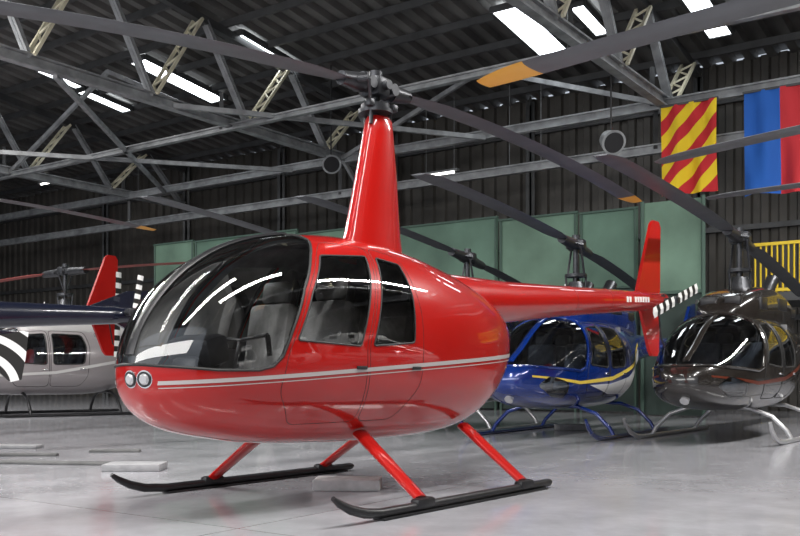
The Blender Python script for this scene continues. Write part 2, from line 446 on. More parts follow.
# ------------------------------------------------------------------ turbine helicopter (blue, black and the others behind)
def make_turbine():
    root = thing('helicopter', '', 'helicopter')
    rows = [(2.45, .84, .84, 0), (2.40, .70, .99, .22), (2.22, .58, 1.15, .42), (1.95, .50, 1.31, .57), (1.6, .45, 1.55, .67), (1.25, .43, 1.73, .72), (.9, .42, 1.82, .74),
            (.4, .42, 1.84, .745), (-.1, .42, 1.84, .73), (-.6, .45, 1.83, .68), (-1.1, .58, 1.81, .56), (-1.6, .83, 1.77, .41), (-2.1, 1.05, 1.72, .30),
            (-2.7, 1.2, 1.68, .215), (-3.6, 1.3, 1.67, .17), (-5.0, 1.42, 1.68, .125), (-6.1, 1.5, 1.68, .09), (-6.2, 1.59, 1.59, 0)]
    bm, S = loft(rows, 4, 60, 2.5, 2.5, .42)
    sh = Shell(bm)
    ws = [(2.7, 1.09), (2.05, 1.03), (1.5, .99), (1.34, 1.04), (1.24, 1.26), (1.06, 1.64), (.94, 2.0), (2.7, 2.0)]
    ch = rnd([(2.26, .78), (2.0, .62), (1.72, .60), (1.74, .82), (2.1, .92)], .07)
    fd = rnd([(1.27, 1.02), (1.0, 1.70), (.53, 1.73), (.53, .6), (1.15, .6), (1.3, .8)], .08)
    fw = rnd([(1.2, 1.08), (.98, 1.63), (.58, 1.67), (.58, 1.04)], .05)
    rd = rnd([(.50, 1.73), (-.22, 1.72), (-.3, 1.4), (-.25, .8), (-.1, .6), (.50, .6)], .08)
    rw = rnd([(.45, 1.67), (-.16, 1.65), (-.23, 1.4), (-.18, 1.06), (.45, 1.04)], .07)
    sh.add(ws, 0, 'ws')
    for sd, t in ((1, 'p'), (-1, 's')):
        sh.add(ch, sd, 'ch'+t); sh.add(fd, sd, 'fd'+t); sh.add(rd, sd, 'rd'+t); sh.add(fw, sd, 'fw'+t); sh.add(rw, sd, 'rw'+t)
    s1 = [(2.3, .90), (1.5, .80), (.4, .85), (-1.0, 1.10), (-1.9, 1.45), (-1.9, 1.50), (-1.0, 1.16), (.4, .91), (1.5, .845), (2.3, .925)]
    s2 = [(1.2, .785), (.45, .80), (-.4, .90), (-1.0, 1.06), (-1.9, 1.40), (-1.9, 1.18), (-1.05, .82), (-.4, .63), (.35, .64)]
    sh.cut(s1, 0); sh.cut(s2, 0)
    sh.classify()
    sh.part('fuselage', {'body'}, BLUE, root)
    sh.part('windscreen', {'ws'}, TINT, root)
    for t, sd in (('p', 1), ('s', -1)):
        sh.part('chin_window', {'ch'+t}, TINT, root)
        for k in ('f', 'r'):
            d = sh.part('door', {k+'d'+t}, BLUE, root)
            sh.part('door_window', {k+'w'+t}, TINT, d)
            hb = bmesh.new(); hx = .62 if k == 'f' else -.14
            box(hb, (hx, sd*(sh.surf_y(hx, .95)+.006), .95), (.12, .025, .03), .008); link('door_handle', hb, CHROME, d)
            link('window_seal', sh.seam({k+'w'+t}, {k+'d'+t}, .012), RUBBER, d, smooth=False)
            link('door_seam', sh.seam({k+'d'+t}, {'body'}, .006), RUBBER, d, smooth=False)
    link('windscreen_frame', sh.seam({'ws'}, {'body', 'fdp', 'fds'}, .022), BLUE, root, smooth=False)
    for sd in (1, -1):
        sh.part('side_stripe', (), YSTR, root, .006, test=lambda f, i: f.calc_center_median().y*sd > 0 and i[:2] in ('bo', 'fd', 'rd') and pip(f.calc_center_median().x, f.calc_center_median().z, s1))
        sh.part('lower_sweep', (), SWEEP, root, .004, test=lambda f, i: f.calc_center_median().y*sd > 0 and i[:2] in ('bo', 'fd', 'rd') and pip(f.calc_center_median().x, f.calc_center_median().z, s2))
    sh.part('cabin_lining', (), LINING, root, -.03, True, test=lambda f, i: i[:2] in ('bo', 'fd', 'rd') and -.5 < f.calc_center_median().x < 2.3)
    pts = [(x, 0, zt+.005) for (x, zb, zt, w) in S if x > .94 and zt > 1.1 and w > 0]
    b = bmesh.new(); tube(b, pts, .05, 8, ref=(0, 1, 0), ry=.016); link('windscreen_post', b, BLUE, root)
    b = bmesh.new(); prism(b, [(2.0, -.25), (2.0, .25), (1.7, .40), (1.2, .46), (-.5, .46), (-.5, -.46), (1.2, -.46), (1.7, -.40)], .60, .64, 'z'); link('cabin_floor', b, DARK, root, smooth=False)
    b = bmesh.new(); box(b, (-.45, 0, 1.15), (.04, 1.1, 1.1), .01); link('rear_bulkhead', b, LINING, root)
    for (x, y) in ((.75, .3), (.75, -.3), (0, .3), (0, -.3)): seat(root, x, y, .66, SEAT)
    b = bmesh.new(); box(b, (1.75, -.02, .95), (.25, .7, .26), .06); link('instrument_console', b, DARK, root)
    # engine cowling
    bm2, S2 = loft([(1.02, 1.72, 1.72, 0), (.93, 1.62, 1.95, .29), (.6, 1.62, 2.14, .44), (0, 1.62, 2.26, .47), (-.6, 1.62, 2.26, .47), (-1.3, 1.60, 2.15, .42), (-1.9, 1.58, 1.98, .31), (-2.3, 1.62, 1.82, .16), (-2.4, 1.7, 1.7, 0)], 4, 40, 4.0, 4.0, .4)
    cw = link('engine_cowling', bm2, BLUE, root)
    for sy in (1, -1):
        for c_, s_ in (((.42, .445*sy, 1.97), (.30, .05, .18)), ((-.5, .47*sy, 2.0), (.45, .03, .18)), ((-1.3, .42*sy, 1.92), (.3, .03, .13)), ((.84, .17*sy, 2.0), (.14, .22, .12))):
            b = bmesh.new(); box(b, c_, s_, .012); link('intake_grille', b, DARK, cw)
    for sy in (1, -1):
        b = bmesh.new(); tube(b, [(-.85, .16*sy, 2.1), (-.88, .18*sy, 2.32), (-1.0, .2*sy, 2.46)], [.1, .095, .1], 14); link('exhaust_stack', b, STEEL, root)
    b = bmesh.new(); tube(b, [(0, 0, 2.15), (0, 0, 2.99)], .045, 12); tube(b, [(0, 0, 2.22), (0, 0, 2.42)], [.18, .11], 16); link('mast', b, STEEL, root)
    b = bmesh.new(); disc(b, (0, 0, 2.52), (0, 0, 1), .17, .05, 20)
    for k in range(2):
        sx = 1-2*k; tube(b, [(.05*sx, .16*sx, 2.52), (.2*sx, .16*sx, 2.97)], .018, 8); tube(b, [(.12*sx, -.12*sx, 2.52), (.1*sx, -.1*sx, 2.22)], .018, 8)
    link('swashplate', b, STEEL, root)
    zh = 3.0
    b = bmesh.new(); box(b, (0, 0, zh), (.5, .16, .12), .03); box(b, (0, 0, zh+.02), (.2, .3, .16), .04); disc(b, (0, 0, zh+.12), (0, 0, 1), .06, .1, 16)
    for sx in (1, -1):
        tube(b, [(.2*sx, 0, zh), (.75*sx, 0, zh-.01)], [.09, .07], 14); tube(b, [(.35*sx, 0, zh), (.2*sx, .17*sx, zh-.02)], .022, 8)
    link('rotor_hub', b, STEEL, root)
    for sx in (1, -1): blade(root, sx, .6, 5.6, .27, zh, .006, .0, .36, thick=.016)
    # tail
    b = bmesh.new(); box(b, (-4.2, 0, 1.5), (.42, 1.95, .05), .018); link('horizontal_stabilizer', b, BLUE, root)
    for sy in (1, -1):
        b = bmesh.new(); prism(b, [(-3.95, 1.5), (-4.1, 1.78), (-4.42, 1.86), (-4.5, 1.84), (-4.46, 1.4), (-4.4, 1.02), (-4.25, .98), (-4.05, 1.2)], .965*sy-.018, .965*sy+.018); link('end_plate', b, WHITE, root)
    b = bmesh.new(); prism(b, [(-5.5, 1.66), (-6.1, 2.42), (-6.45, 2.5), (-6.52, 2.46), (-6.3, 1.6), (-6.45, 1.0), (-6.3, .92), (-6.12, .98), (-5.75, 1.5)], -.03, .03); link('tail_fin', b, BLUE, root)
    b = bmesh.new(); tube(b, [(-6.05, 0, 1.62), (-6.05, .3, 1.62)], .04, 12); box(b, (-6.05, .27, 1.62), (.16, .05, .08), .015); link('tail_gearbox', b, STEEL, root)
    for a in (math.radians(100), math.radians(-80)): tail_blade(root, (-6.05, .28, 1.62), a, .8, .14, [WHITE, BLACK])
    for sy in (1, -1):
        b = bmesh.new(); y = .96*sy
        tube(b, [(1.98, y, .32), (1.90, y, .21), (1.75, y, .11), (1.55, y, .048), (1.35, y, .032), (-1.45, y, .032), (-1.52, y, .034)], [.02, .027, .030, .032, .032, .032, .02], 12, ref=(0, 1, 0)); link('skid', b, PALEM, root)
    for x in (.95, -.85):
        b = bmesh.new()
        tube(b, [(x, -.96, .05), (x, -.90, .16), (x, -.7, .36), (x, -.42, .46), (x, 0, .475), (x, .42, .46), (x, .7, .36), (x, .90, .16), (x, .96, .05)], .03, 12, ref=(1, 0, 0)); link('cross_tube', b, PALEM, root)
    b = bmesh.new(); tube(b, [(.5, 0, 1.8), (.42, 0, 2.35)], .01, 6); link('antenna', b, WHITE, root)
    b = bmesh.new(); disc(b, (2.30, 0, .60), (1, 0, -.8), .06, .06, 18); link('landing_light', b, LENS, root)
    sh.bm.free()
    return root

def place(o, x, y, head, scale=1.0, z=0.0):
    """head = (hx, hy): the direction the nose points"""
    o.location = (x, y, z); o.rotation_euler = (0, 0, math.atan2(head[1], head[0])); o.scale = (scale,)*3 if not isinstance(scale, tuple) else scale
def about(o, R, c, s=1.0):
    o.rotation_euler = R.to_euler(); o.scale = (s, s, s); o.location = Vector(c) - (R @ Vector(c))*s
_mc = {}
def dup(root, label, group=None, recolor=None, names=None):
    recolor = recolor or {}; names = names or {}
    r = root.copy(); C.objects.link(r); r['label'] = label
    if group: r['group'] = group
    def cp(o, p):
        c = o.copy(); C.objects.link(c); c.parent = p; c.matrix_parent_inverse = Matrix.Identity(4)
        base = o.name.split('.')[0]
        old = o.data.materials[0]
        new = names.get(base) or recolor.get(old)
        if new and new != old:
            key = (o.data.name, new.name)
            if key not in _mc:
                me = o.data.copy(); me.materials[0] = new; _mc[key] = me
            c.data = _mc[key]
        for ch in o.children: cp(ch, c)
    for ch in list(root.children): cp(ch, r)
    return r
def aim(root, dirn, tilt=0.0, zh=3.0):
    """turn the rotor parts so one blade points along the world direction, teetered up by tilt degrees"""
    a = math.atan2(dirn[1], dirn[0]) - root.rotation_euler[2]
    R = Euler((0, -math.radians(tilt), a), 'XYZ').to_matrix()
    for o in root.children:
        if o.name.split('.')[0] in ('rotor_blade', 'rotor_hub', 'pitch_link'):
            about(o, R, (0, 0, zh))

GRP = 'helicopters parked in the hangar'
small = make_small()
small['label'] = 'glossy red four seat helicopter in the foreground with tall red mast fairing'; small['group'] = GRP
TH = math.radians(51.5)
small2 = dup(small, 'red helicopter at far left, only its red tail fin and boom in view', GRP)
place(small, -.2, 7.5, (-math.cos(TH), -math.sin(TH)))
place(small2, -8.55, 12.3, (-.45, -.893), 1.11); aim(small2, (-.78, -.625), 0, 3.27)
for o in small2.children:
    if o.name.startswith('tail_rotor_blade'): about(o, Matrix.Rotation(math.radians(72), 3, 'Y'), (-5.66, .27, 1.89))

turb = make_turbine()
turb['label'] = 'glossy blue helicopter with yellow stripe parked behind the red tail boom'; turb['group'] = GRP
HD = (-.55, -.835)
blk = dup(turb, 'charcoal black helicopter with maroon line and pale skids at the right edge', GRP, {BLUE: BRONZE, YSTR: GOLD, WHITE: BRONZE, SWEEP: BRONZE, YEL: BLADE})
gry = dup(turb, 'pale grey helicopter with white engine cowling at far left near the back wall', GRP, {BLUE: GREYP, YSTR: OFFW, PALEM: SKID, SWEEP: GREYP, YEL: WHITE}, names={'rotor_blade': REDBL, 'engine_cowling': OFFW})
nav = dup(turb, 'navy helicopter at left edge showing its dark tail boom and striped end plate', GRP, {BLUE: NAVY, YSTR: NAVY, SWEEP: NAVY}, names={'end_plate': STRIPED})
HID = {BLUE: NAVY, YSTR: NAVY, SWEEP: NAVY, YEL: BLADE, WHITE: NAVY}
hid = dup(turb, 'helicopter hidden behind the red fuselage, rotor head showing above the red boom', GRP, HID)
hid2 = dup(turb, 'helicopter hidden behind the red cabin with one blade reaching out left', GRP, HID)
off1 = dup(turb, 'helicopter outside the right edge whose big near blade crosses the top right', GRP, {BLUE: OFFW, YSTR: NAVY})
off2 = dup(turb, 'helicopter outside the right edge whose blade crosses in front of the striped flag', GRP, {BLUE: OFFW, YSTR: NAVY, YEL: BLADE})
off3 = dup(turb, 'helicopter outside the right edge whose blade passes just below the two flags', GRP, {BLUE: OFFW, YSTR: NAVY, YEL: BLADE})
for o in turb.children:
    if o.name.split('.')[0] in ('skid', 'cross_tube'):
        o.data = o.data.copy(); o.data.materials[0] = BLUE
    for c in o.children:
        if c.name.startswith('blade_tip'): c.data = c.data.copy(); c.data.materials[0] = BLADE
place(turb, 2.82, 14.75, HD, (1.03, 1.03, 1.0)); aim(turb, (-.45, -.89), 2.2)
place(blk, 5.17, 14.0, (-.60, -.80), (1.03, 1.03, 1.0)); aim(blk, (-.545, -.838), 3.2)
place(gry, -7.9, 21.7, (-.8, -.6), 1.12); aim(gry, (.8, -.6), 0)
place(nav, -8.05, 7.15, (-.707, -.707), 1.06); aim(nav, (.707, -.707), 0)
for o in nav.children:
    b_ = o.name.split('.')[0]
    if b_ == 'tail_fin': o.scale = (1, 1, .33); o.location.z = 1.62*.67
    if b_ == 'end_plate': o.scale = (.7, 1, .58); o.location = (-1.34, 0, .24)
    if b_ == 'horizontal_stabilizer': o.location.z = -.2
    if b_ == 'tail_rotor_blade': about(o, Matrix.Rotation(0, 3, 'Y'), (-6.05, .28, 1.62), .55)
place(hid, 1.2, 16.35, HD); aim(hid, (-.43, -.90), 3.2)
place(hid2, -.8, 17.0, HD); aim(hid2, (-.45, -.89), 4.6)
HO = (-.817, .577)
place(off1, 4.5, 2.1, HO, .9); aim(off1, (-.805, .595), .2)
place(off2, 6.35, 4.6, HO); aim(off2, (-.707, .707), 1.0)
place(off3, 8.25, 7.45, HO); aim(off3, (-.86, .51), 1.0)

# ------------------------------------------------------------------ hangar
PH = math.radians(35); U = Vector((math.sin(PH), math.cos(PH), 0)); W = Vector((-math.cos(PH), math.sin(PH), 0))
def AB(a, b, z=0.0): return U*a + W*b + Vector((0, 0, z))
def roofz(a): return 9.2 + .12*(25-a)
def on_a(px, py, a):       # where the sight line meets the wall plane at depth a
    d = Vector(((px-400)/F, 1, (HY-py)/F)); t = a/(U.x*d.x+U.y); return Vector((0, 0, CZ)) + d*t
def on_roof(px, py):
    d = Vector(((px-400)/F, 1, (HY-py)/F)); t = (9.2+3-CZ)/(d.z+.12*(U.x*d.x+U.y)); return Vector((0, 0, CZ)) + d*t
def on_floor(px, py, z=0.0):
    d = Vector(((px-400)/F, 1, (HY-py)/F)); t = (z-CZ)/d.z; return Vector((0, 0, CZ)) + d*t
def ab(p): return p.x*U.x+p.y*U.y, p.x*W.x+p.y*W.y

def concrete():
    m = bpy.data.materials.new('polished_concrete'); m.use_nodes = True
    nt = m.node_tree; b = nt.nodes['Principled BSDF']
    tc = nt.nodes.new('ShaderNodeTexCoord'); mp = nt.nodes.new('ShaderNodeMapping'); mp.inputs['Rotation'].default_value = (0, 0, PH)
    nt.links.new(tc.outputs['Object'], mp.inputs[0])
    br = nt.nodes.new('ShaderNodeTexBrick'); br.offset = 0; br.inputs['Scale'].default_value = 1
    br.inputs['Brick Width'].default_value = 4.0; br.inputs['Row Height'].default_value = 4.0; br.inputs['Mortar Size'].default_value = .010; br.inputs['Mortar Smooth'].default_value = .2
    br.inputs['Color1'].default_value = (.36, .36, .385, 1); br.inputs['Color2'].default_value = (.34, .34, .365, 1); br.inputs['Mortar'].default_value = (.22, .22, .23, 1)
    nt.links.new(mp.outputs[0], br.inputs[0])
    n = nt.nodes.new('ShaderNodeTexNoise'); n.inputs['Scale'].default_value = 2.2; n.inputs['Detail'].default_value = 8; n.inputs['Roughness'].default_value = .7
    nt.links.new(tc.outputs['Object'], n.inputs[0])
    mr = nt.nodes.new('ShaderNodeMapRange'); mr.inputs[1].default_value = .3; mr.inputs[2].default_value = .7; mr.inputs[3].default_value = .84; mr.inputs[4].default_value = 1.08
    nt.links.new(n.outputs['Fac'], mr.inputs[0])
    mx = nt.nodes.new('ShaderNodeMix'); mx.data_type = 'RGBA'; mx.blend_type = 'MULTIPLY'; mx.inputs[0].default_value = 1
    nt.links.new(br.outputs[0], mx.inputs[6]); nt.links.new(mr.outputs[0], mx.inputs[7]); nt.links.new(mx.outputs[2], b.inputs['Base Color'])
    m2 = nt.nodes.new('ShaderNodeMapRange'); m2.inputs[1].default_value = .3; m2.inputs[2].default_value = .7; m2.inputs[3].default_value = .10; m2.inputs[4].default_value = .18
    nt.links.new(n.outputs['Fac'], m2.inputs[0]); nt.links.new(m2.outputs[0], b.inputs['Roughness'])
    b.inputs['Specular IOR Level'].default_value = .5
    return m
CONC = concrete()
SHEET = MAT('dark_sheet_wall', (.075, .069, .062), .55, .2, 0, .35, .8)
ROOFM = MAT('grey_roof_sheet', (.125, .122, .118), .6, .1, 0, .4, .6)
BEAM = MAT('grey_beam_paint', (.29, .30, .31), .5, .1, 0, .35, 3)
BEAMD = MAT('dark_beam_paint', (.075, .077, .08), .5, .2, 0, .25, 2)
CREAM = MAT('cream_lattice_paint', (.78, .73, .55), .5, 0, 0, .2, 3)
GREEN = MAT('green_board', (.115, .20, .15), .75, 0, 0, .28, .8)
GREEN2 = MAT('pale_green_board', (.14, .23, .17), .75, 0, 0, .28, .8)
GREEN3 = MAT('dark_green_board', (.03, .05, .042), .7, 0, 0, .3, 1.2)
GFRAME = MAT('green_frame', (.065, .115, .09), .7)
SKY = MAT('skylight_panel', (.9, .95, 1), .4, emit=(.9, .96, 1, 7))
TUBEL = MAT('tube_light', (1, 1, 1), .4, emit=(1, .98, .92, 6))
RAIL = MAT('yellow_rail', (.85, .60, .02), .45)
A0, A1, B0, B1 = -9.0, 25.0, -9.0, 42.0
bm = bmesh.new(); vs = [bm.verts.new(AB(a, b, z)) for z in (0, -.2) for a, b in ((A0-25, B0-20), (A1+.3, B0-20), (A1+.3, B1+.3), (A0-25, B1+.3))]
for f in ((0, 1, 2, 3), (7, 6, 5, 4), (0, 4, 5, 1), (1, 5, 6, 2), (2, 6, 7, 3), (3, 7, 4, 0)): bm.faces.new([vs[i] for i in f])
struct(link('floor', bm, CONC, smooth=False))
def corrugated(name, P, s0, s1, step, depth, mat):
    """P(s, end, d) -> point ; ribs run from end 0 to end 1"""
    bm = bmesh.new(); n = int((s1-s0)/step); prev = None
    for i in range(n):
        s = s0+i*step
        for q, d in ((0, 0), (.4, 0), (.5, depth), (.9, depth)):
            v = (bm.verts.new(P(s+q*step, 0, d)), bm.verts.new(P(s+q*step, 1, d)))
            if prev: bm.faces.new([prev[0], v[0], v[1], prev[1]])
            prev = v
    return struct(link(name, bm, mat, smooth=False, recalc=False))
corrugated('ceiling', lambda s, e, d: AB(A0 if e == 0 else A1+.2, s, roofz(A0 if e == 0 else A1+.2)+d), B0-.2, B1, .55, .16, ROOFM)
corrugated('wall_back', lambda s, e, d: AB(A1+d, s, 0 if e == 0 else 9.25), B0, B1, .45, .09, SHEET)
corrugated('wall_left', lambda s, e, d: AB(s, B1+d, 0 if e == 0 else roofz(s)+.05), A0, A1+.3, .45, .07, SHEET)
corrugated('wall_right', lambda s, e, d: AB(s, B0-d, 0 if e == 0 else roofz(s)+.05), A0, A1+.3, .45, .07, SHEET)
n = 0
for a in (24.0, 22.6, 21.2, 19.8, 18.4, 17, 15.6, 14.2, 12.8, 10.0, 7.2, 4.4, 1.6):
    n += 1; bm = bmesh.new(); beam(bm, AB(a, B0, roofz(a)-.10), AB(a, B1, roofz(a)-.10), .09, .18); struct(link('trim_%d' % n, bm, BEAMD, smooth=False))
for z in (2.4, 4.8, 8.2):
    n += 1; bm = bmesh.new(); beam(bm, AB(A1-.06, B0, z), AB(A1-.06, B1, z), .12, .14); struct(link('trim_%d' % n, bm, BEAMD, smooth=False))
for b_ in (7.6, 12.6, 17.6, 22.6, 27.6, 32.6, 2.6):
    n += 1; bm = bmesh.new(); ibeam(bm, AB(A1-.22, b_, 0), AB(A1-.22, b_, 9.1), .2, .3); struct(link('trim_%d' % n, bm, BEAMD, smooth=False))
# skylights
for i, (px, py, L, Wd) in enumerate(((180, 75, 3.2, .70), (265, 47, 2.4, .65), (105, 95, 1.8, .5), (532, 24, 2.7, .85), (590, 12, 1.6, .4), (705, 4, 2.6, .6), (60, 72, 1.4, .4), (-60, 90, 3, .7), (820, -20, 3, .7))):
    p = on_roof(px, py); a, b = ab(p)
    w = bmesh.new(); vs = [w.verts.new(AB(a+da, b+db, roofz(a+da)-.21)) for da, db in ((-L/2, -Wd/2), (L/2, -Wd/2), (L/2, Wd/2), (-L/2, Wd/2))]
    w.faces.new(vs); o = struct(link('window_%d' % (i+1), w, SKY, smooth=False))
    w = bmesh.new(); cs = [(a-L/2, b-Wd/2), (a+L/2, b-Wd/2), (a+L/2, b+Wd/2), (a-L/2, b+Wd/2)]
    for q in range(4):
        c0, c1 = cs[q], cs[(q+1) % 4]; beam(w, AB(*c0, roofz(c0[0])-.16), AB(*c1, roofz(c1[0])-.16), .08, .14)
    link('window_frame', w, BEAMD, o, smooth=False)

def lattice(p1, p2, width=.34):
    bm = bmesh.new(); p1 = Vector(p1); p2 = Vector(p2); d = (p2-p1); L = d.length; d.normalize()
    s = W*(width/2)
    beam(bm, p1+s, p2+s, .07, .07); beam(bm, p1-s, p2-s, .07, .07)
    k = max(4, int(L/.32))
    for i in range(k):
        q0 = p1+d*(L*i/k); q1 = p1+d*(L*(i+1)/k); sg = 1 if i % 2 else -1
        beam(bm, q0+s*sg, q1-s*sg, .045, .045)
    return bm
TB = (-2.4, 7.55, 17.5, 27.5)
names = ['outside the right edge', 'at top right, behind the flags', 'at upper left, above the red cabin', 'farthest left beside the left wall']
for b_, nm in zip(TB, names):
    t = thing('roof_truss', 'grey roof truss with cream lattice struts, ' + nm, 'roof truss', AB(-8.5, b_, 7.5), 'lattice roof trusses')
    bm = bmesh.new(); ibeam(bm, AB(-8.5, b_, 7.55), AB(A1-.4, b_, 7.55), .22, .26); link('lower_chord', bm, BEAM, t, smooth=False)
    bm = bmesh.new(); beam(bm, AB(-8.5, b_, roofz(-8.5)-.3), AB(A1-.4, b_, roofz(A1-.4)-.3), .18, .2); link('upper_chord', bm, BEAMD, t, smooth=False)
    at = -6.5 if b_ != 7.55 else -5.3
    while at < 24:
        ab1 = at-1.6; ab2 = at+1.6
        link('lattice_strut', lattice(AB(at-.15, b_, roofz(at)-.35), AB(ab1, b_, 7.65)), CREAM, t, smooth=False)
        if ab2 < 24.6:
            bm = bmesh.new(); ibeam(bm, AB(at+.1, b_, roofz(at)-.35), AB(ab2, b_, 7.65), .2, .16); link('strut', bm, BEAM, t, smooth=False)
        at += 3.25
# level cross beams
for a, z, lab in ((21.95, 7.5, 'level grey cross beam carrying the two signal flags'), (22.2, 6.5, 'level grey cross beam just below the flag beam'), (17.2, 7.42, 'level grey cross beam nearer than the flag beam')):
    t = thing('cross_beam', lab, 'roof beam', AB(a, B0+.3, z), 'level cross beams')
    bm = bmesh.new(); ibeam(bm, AB(a, B0+.3, z), AB(a, B1-.3, z), .16, .24 if a > 20 else .16); link('beam', bm, BEAM, t, smooth=False)
    for b_ in (-2.4, 7.55, 17.5, 27.5):
        bm = bmesh.new(); beam(bm, AB(a, b_+.3, z), AB(a, b_+.3, z+.95), .1, .1); link('hanger', bm, BEAMD, t, smooth=False)
braces = [(AB(12, 17.5, 7.4), AB(21.9, 25.5, 7.4), 'diagonal wind brace running right from the left truss'), (AB(12, 27.4, 7.4), AB(21.9, 19.5, 7.4), 'diagonal wind brace crossing left of the red cabin'),
          (AB(21.9, 17.4, 7.4), AB(24.7, 17.4, 4.9), 'sloping knee brace at the back end of the left truss'), (AB(21.9, 7.6, 7.4), AB(24.7, 7.6, 4.9), 'sloping knee brace at the back end of the right truss'),
          (AB(21.9, 12.5, 7.4), AB(15.2, 17.4, 7.5), 'diagonal wind brace above the rotor blade of the red helicopter'),
          (AB(17.2, 17.5, 7.5), AB(17.2, 22.5, roofz(17.2)-.3), 'sway brace rising left from the left truss'), (AB(17.2, 27.5, 7.5), AB(17.2, 22.5, roofz(17.2)-.3), 'sway brace rising right from the farthest left truss'),
          (AB(21.9, 17.5, 7.5), AB(21.9, 12.6, roofz(21.9)-.3), 'sway brace rising right behind the red rotor hub'), (AB(21.9, 7.6, 7.5), AB(21.9, 12.6, roofz(21.9)-.3), 'sway brace rising left from the right truss'),
          (AB(21.9, 17.5, 7.5), AB(21.9, 22.5, roofz(21.9)-.3), 'sway brace at the back, rising left from the left truss')]
for (p, q, lab) in braces:
    bm = bmesh.new(); beam(bm, p, q, .1, .12); tag(link('roof_brace', bm, BEAM, smooth=False), 'thin grey steel ' + lab, 'roof brace')
# green boards along the back
edges = [155, 196, 300, 384, 500, 580, 640]
aG = 21.3
labs = ['sage green board at the left end of the green partition', 'sage green board second from the left of the partition', 'sage green board behind the red mast fairing, left of it', 'sage green board just right of the red mast fairing', 'sage green board above the blue helicopter rotor head', 'sage green board right of the blue rotor head, beside the tallest panel']
for i in range(len(edges)-1):
    p = on_a(edges[i], 230, aG); q = on_a(edges[i+1]-1, 230, aG); b1 = ab(p)[1]; b2 = ab(q)[1]
    zt = (5.45, 5.4, 5.25, 5.1, 5.0, 4.95)[i]
    t = thing('partition_panel', labs[i], 'partition', AB(aG, (b1+b2)/2, 0), 'green partition boards')
    bm = bmesh.new(); beam(bm, AB(aG, b1, (zt+3.05)/2), AB(aG, b2+.03, (zt+3.05)/2), .06, zt-3.05); link('board', bm, GREEN if i % 2 else GREEN2, t, smooth=False)
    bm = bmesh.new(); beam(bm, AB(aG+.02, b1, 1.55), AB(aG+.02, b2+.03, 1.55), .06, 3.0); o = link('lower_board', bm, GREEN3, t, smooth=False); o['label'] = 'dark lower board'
    bm = bmesh.new()
    for b_ in (b1-.05, b2+.08): beam(bm, AB(aG-.05, b_, 0), AB(aG-.05, b_, zt), .05, .05)
    for z in (zt-.02, 3.05): beam(bm, AB(aG-.06, b1, z), AB(aG-.06, b2, z), .05, .05)
    link('frame', bm, GFRAME, t, smooth=False)
p = on_a(643, 210, 20.4); q = on_a(704, 210, 20.4); b1 = ab(p)[1]; b2 = ab(q)[1]
t = thing('partition_panel', 'tallest pale green panel standing left of the black helicopter rotor', 'partition', AB(20.4, (b1+b2)/2, 0), 'green partition boards')
bm = bmesh.new(); beam(bm, AB(20.4, b1, 3.8), AB(20.4, b2, 3.8), .06, 2.08); link('board', bm, GREEN2, t, smooth=False)
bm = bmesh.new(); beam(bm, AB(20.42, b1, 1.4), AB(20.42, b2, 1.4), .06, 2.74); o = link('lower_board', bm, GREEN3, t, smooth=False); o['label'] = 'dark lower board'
bm = bmesh.new()
for b_ in (b1, b2): beam(bm, AB(20.35, b_, 0), AB(20.35, b_, 4.88), .07, .07)
beam(bm, AB(20.35, b1, 2.78), AB(20.35, b2, 2.78), .07, .07)
link('frame', bm, GFRAME, t, smooth=False)
# mezzanine with yellow railing
bL = ab(on_a(752, 260, 22.0))[1]; bR = -2.0
t = thing('mezzanine', 'raised steel platform with yellow railing behind the black helicopter', 'platform', AB(22.5, bL-2, 0))
zf = on_a(775, 292, 22).z
bm = bmesh.new(); box(bm, (0, 0, 0), (1, 1, 1))
bmesh.ops.transform(bm, matrix=Matrix.Translation(AB(23.2, (bL+bR)/2, zf-.1)) @ Matrix(((U.x, W.x, 0, 0), (U.y, W.y, 0, 0), (0, 0, 1, 0), (0, 0, 0, 1))) @ Matrix.Diagonal((2.4, bL-bR, .2, 1)), verts=bm.verts[:])
link('deck', bm, BEAMD, t, smooth=False)
bm = bmesh.new()
for z in (.05, 1.1): beam(bm, AB(22, bL, zf+z), AB(22, bR, zf+z), .07, .07)
b_ = bR
while b_ <= bL: beam(bm, AB(22, b_, zf), AB(22, b_, zf+1.1), .032, .032); b_ += .12
link('railing', bm, RAIL, t, smooth=False)
for b_ in (bL-.2, (bL+bR)/2, bR+.2):
    bm = bmesh.new(); beam(bm, AB(22.2, b_, 0), AB(22.2, b_, zf-.1), .15, .15); link('column', bm, BEAMD, t, smooth=False)
# flags
def flag(x0, x1, ytop, ybot, mat, lab):
    a = 21.75; p = on_a(x0, ytop, a); q = on_a(x1, ytop, a); b1 = ab(p)[1]; b2 = ab(q)[1]; z1 = 7.38; z0 = on_a((x0+x1)/2, ybot, a).z
    bm = bmesh.new(); uv = bm.loops.layers.uv.new('UVMap'); N, K = 24, 28; g = []
    for j in range(K+1):
        row = []
        for i in range(N+1):
            u, v = i/N, j/K
            row.append(bm.verts.new(AB(a+.09*math.sin(u*11+v*2.5)*(.25+v)+.03*math.sin(u*19-v*3), b1+(b2-b1)*u, z1+(z0-z1)*v+.03*math.sin(u*6)*v)))
        g.append(row)
    for j in range(K):
        for i in range(N):
            f = bm.faces.new([g[j][i], g[j+1][i], g[j+1][i+1], g[j][i+1]])
            for lp, (ii, jj) in zip(f.loops, ((i, j), (i, j+1), (i+1, j+1), (i+1, j))): lp[uv].uv = (ii/N, jj/K)
    t = thing('signal_flag', lab, 'flag', AB(a, (b1+b2)/2, z1), 'signal flags')
    link('cloth', bm, mat, t, recalc=False)
    bm = bmesh.new(); beam(bm, AB(a, b1+.03, z1), AB(a, b2-.03, z1), .04, .05); link('rod', bm, BEAMD, t, smooth=False)
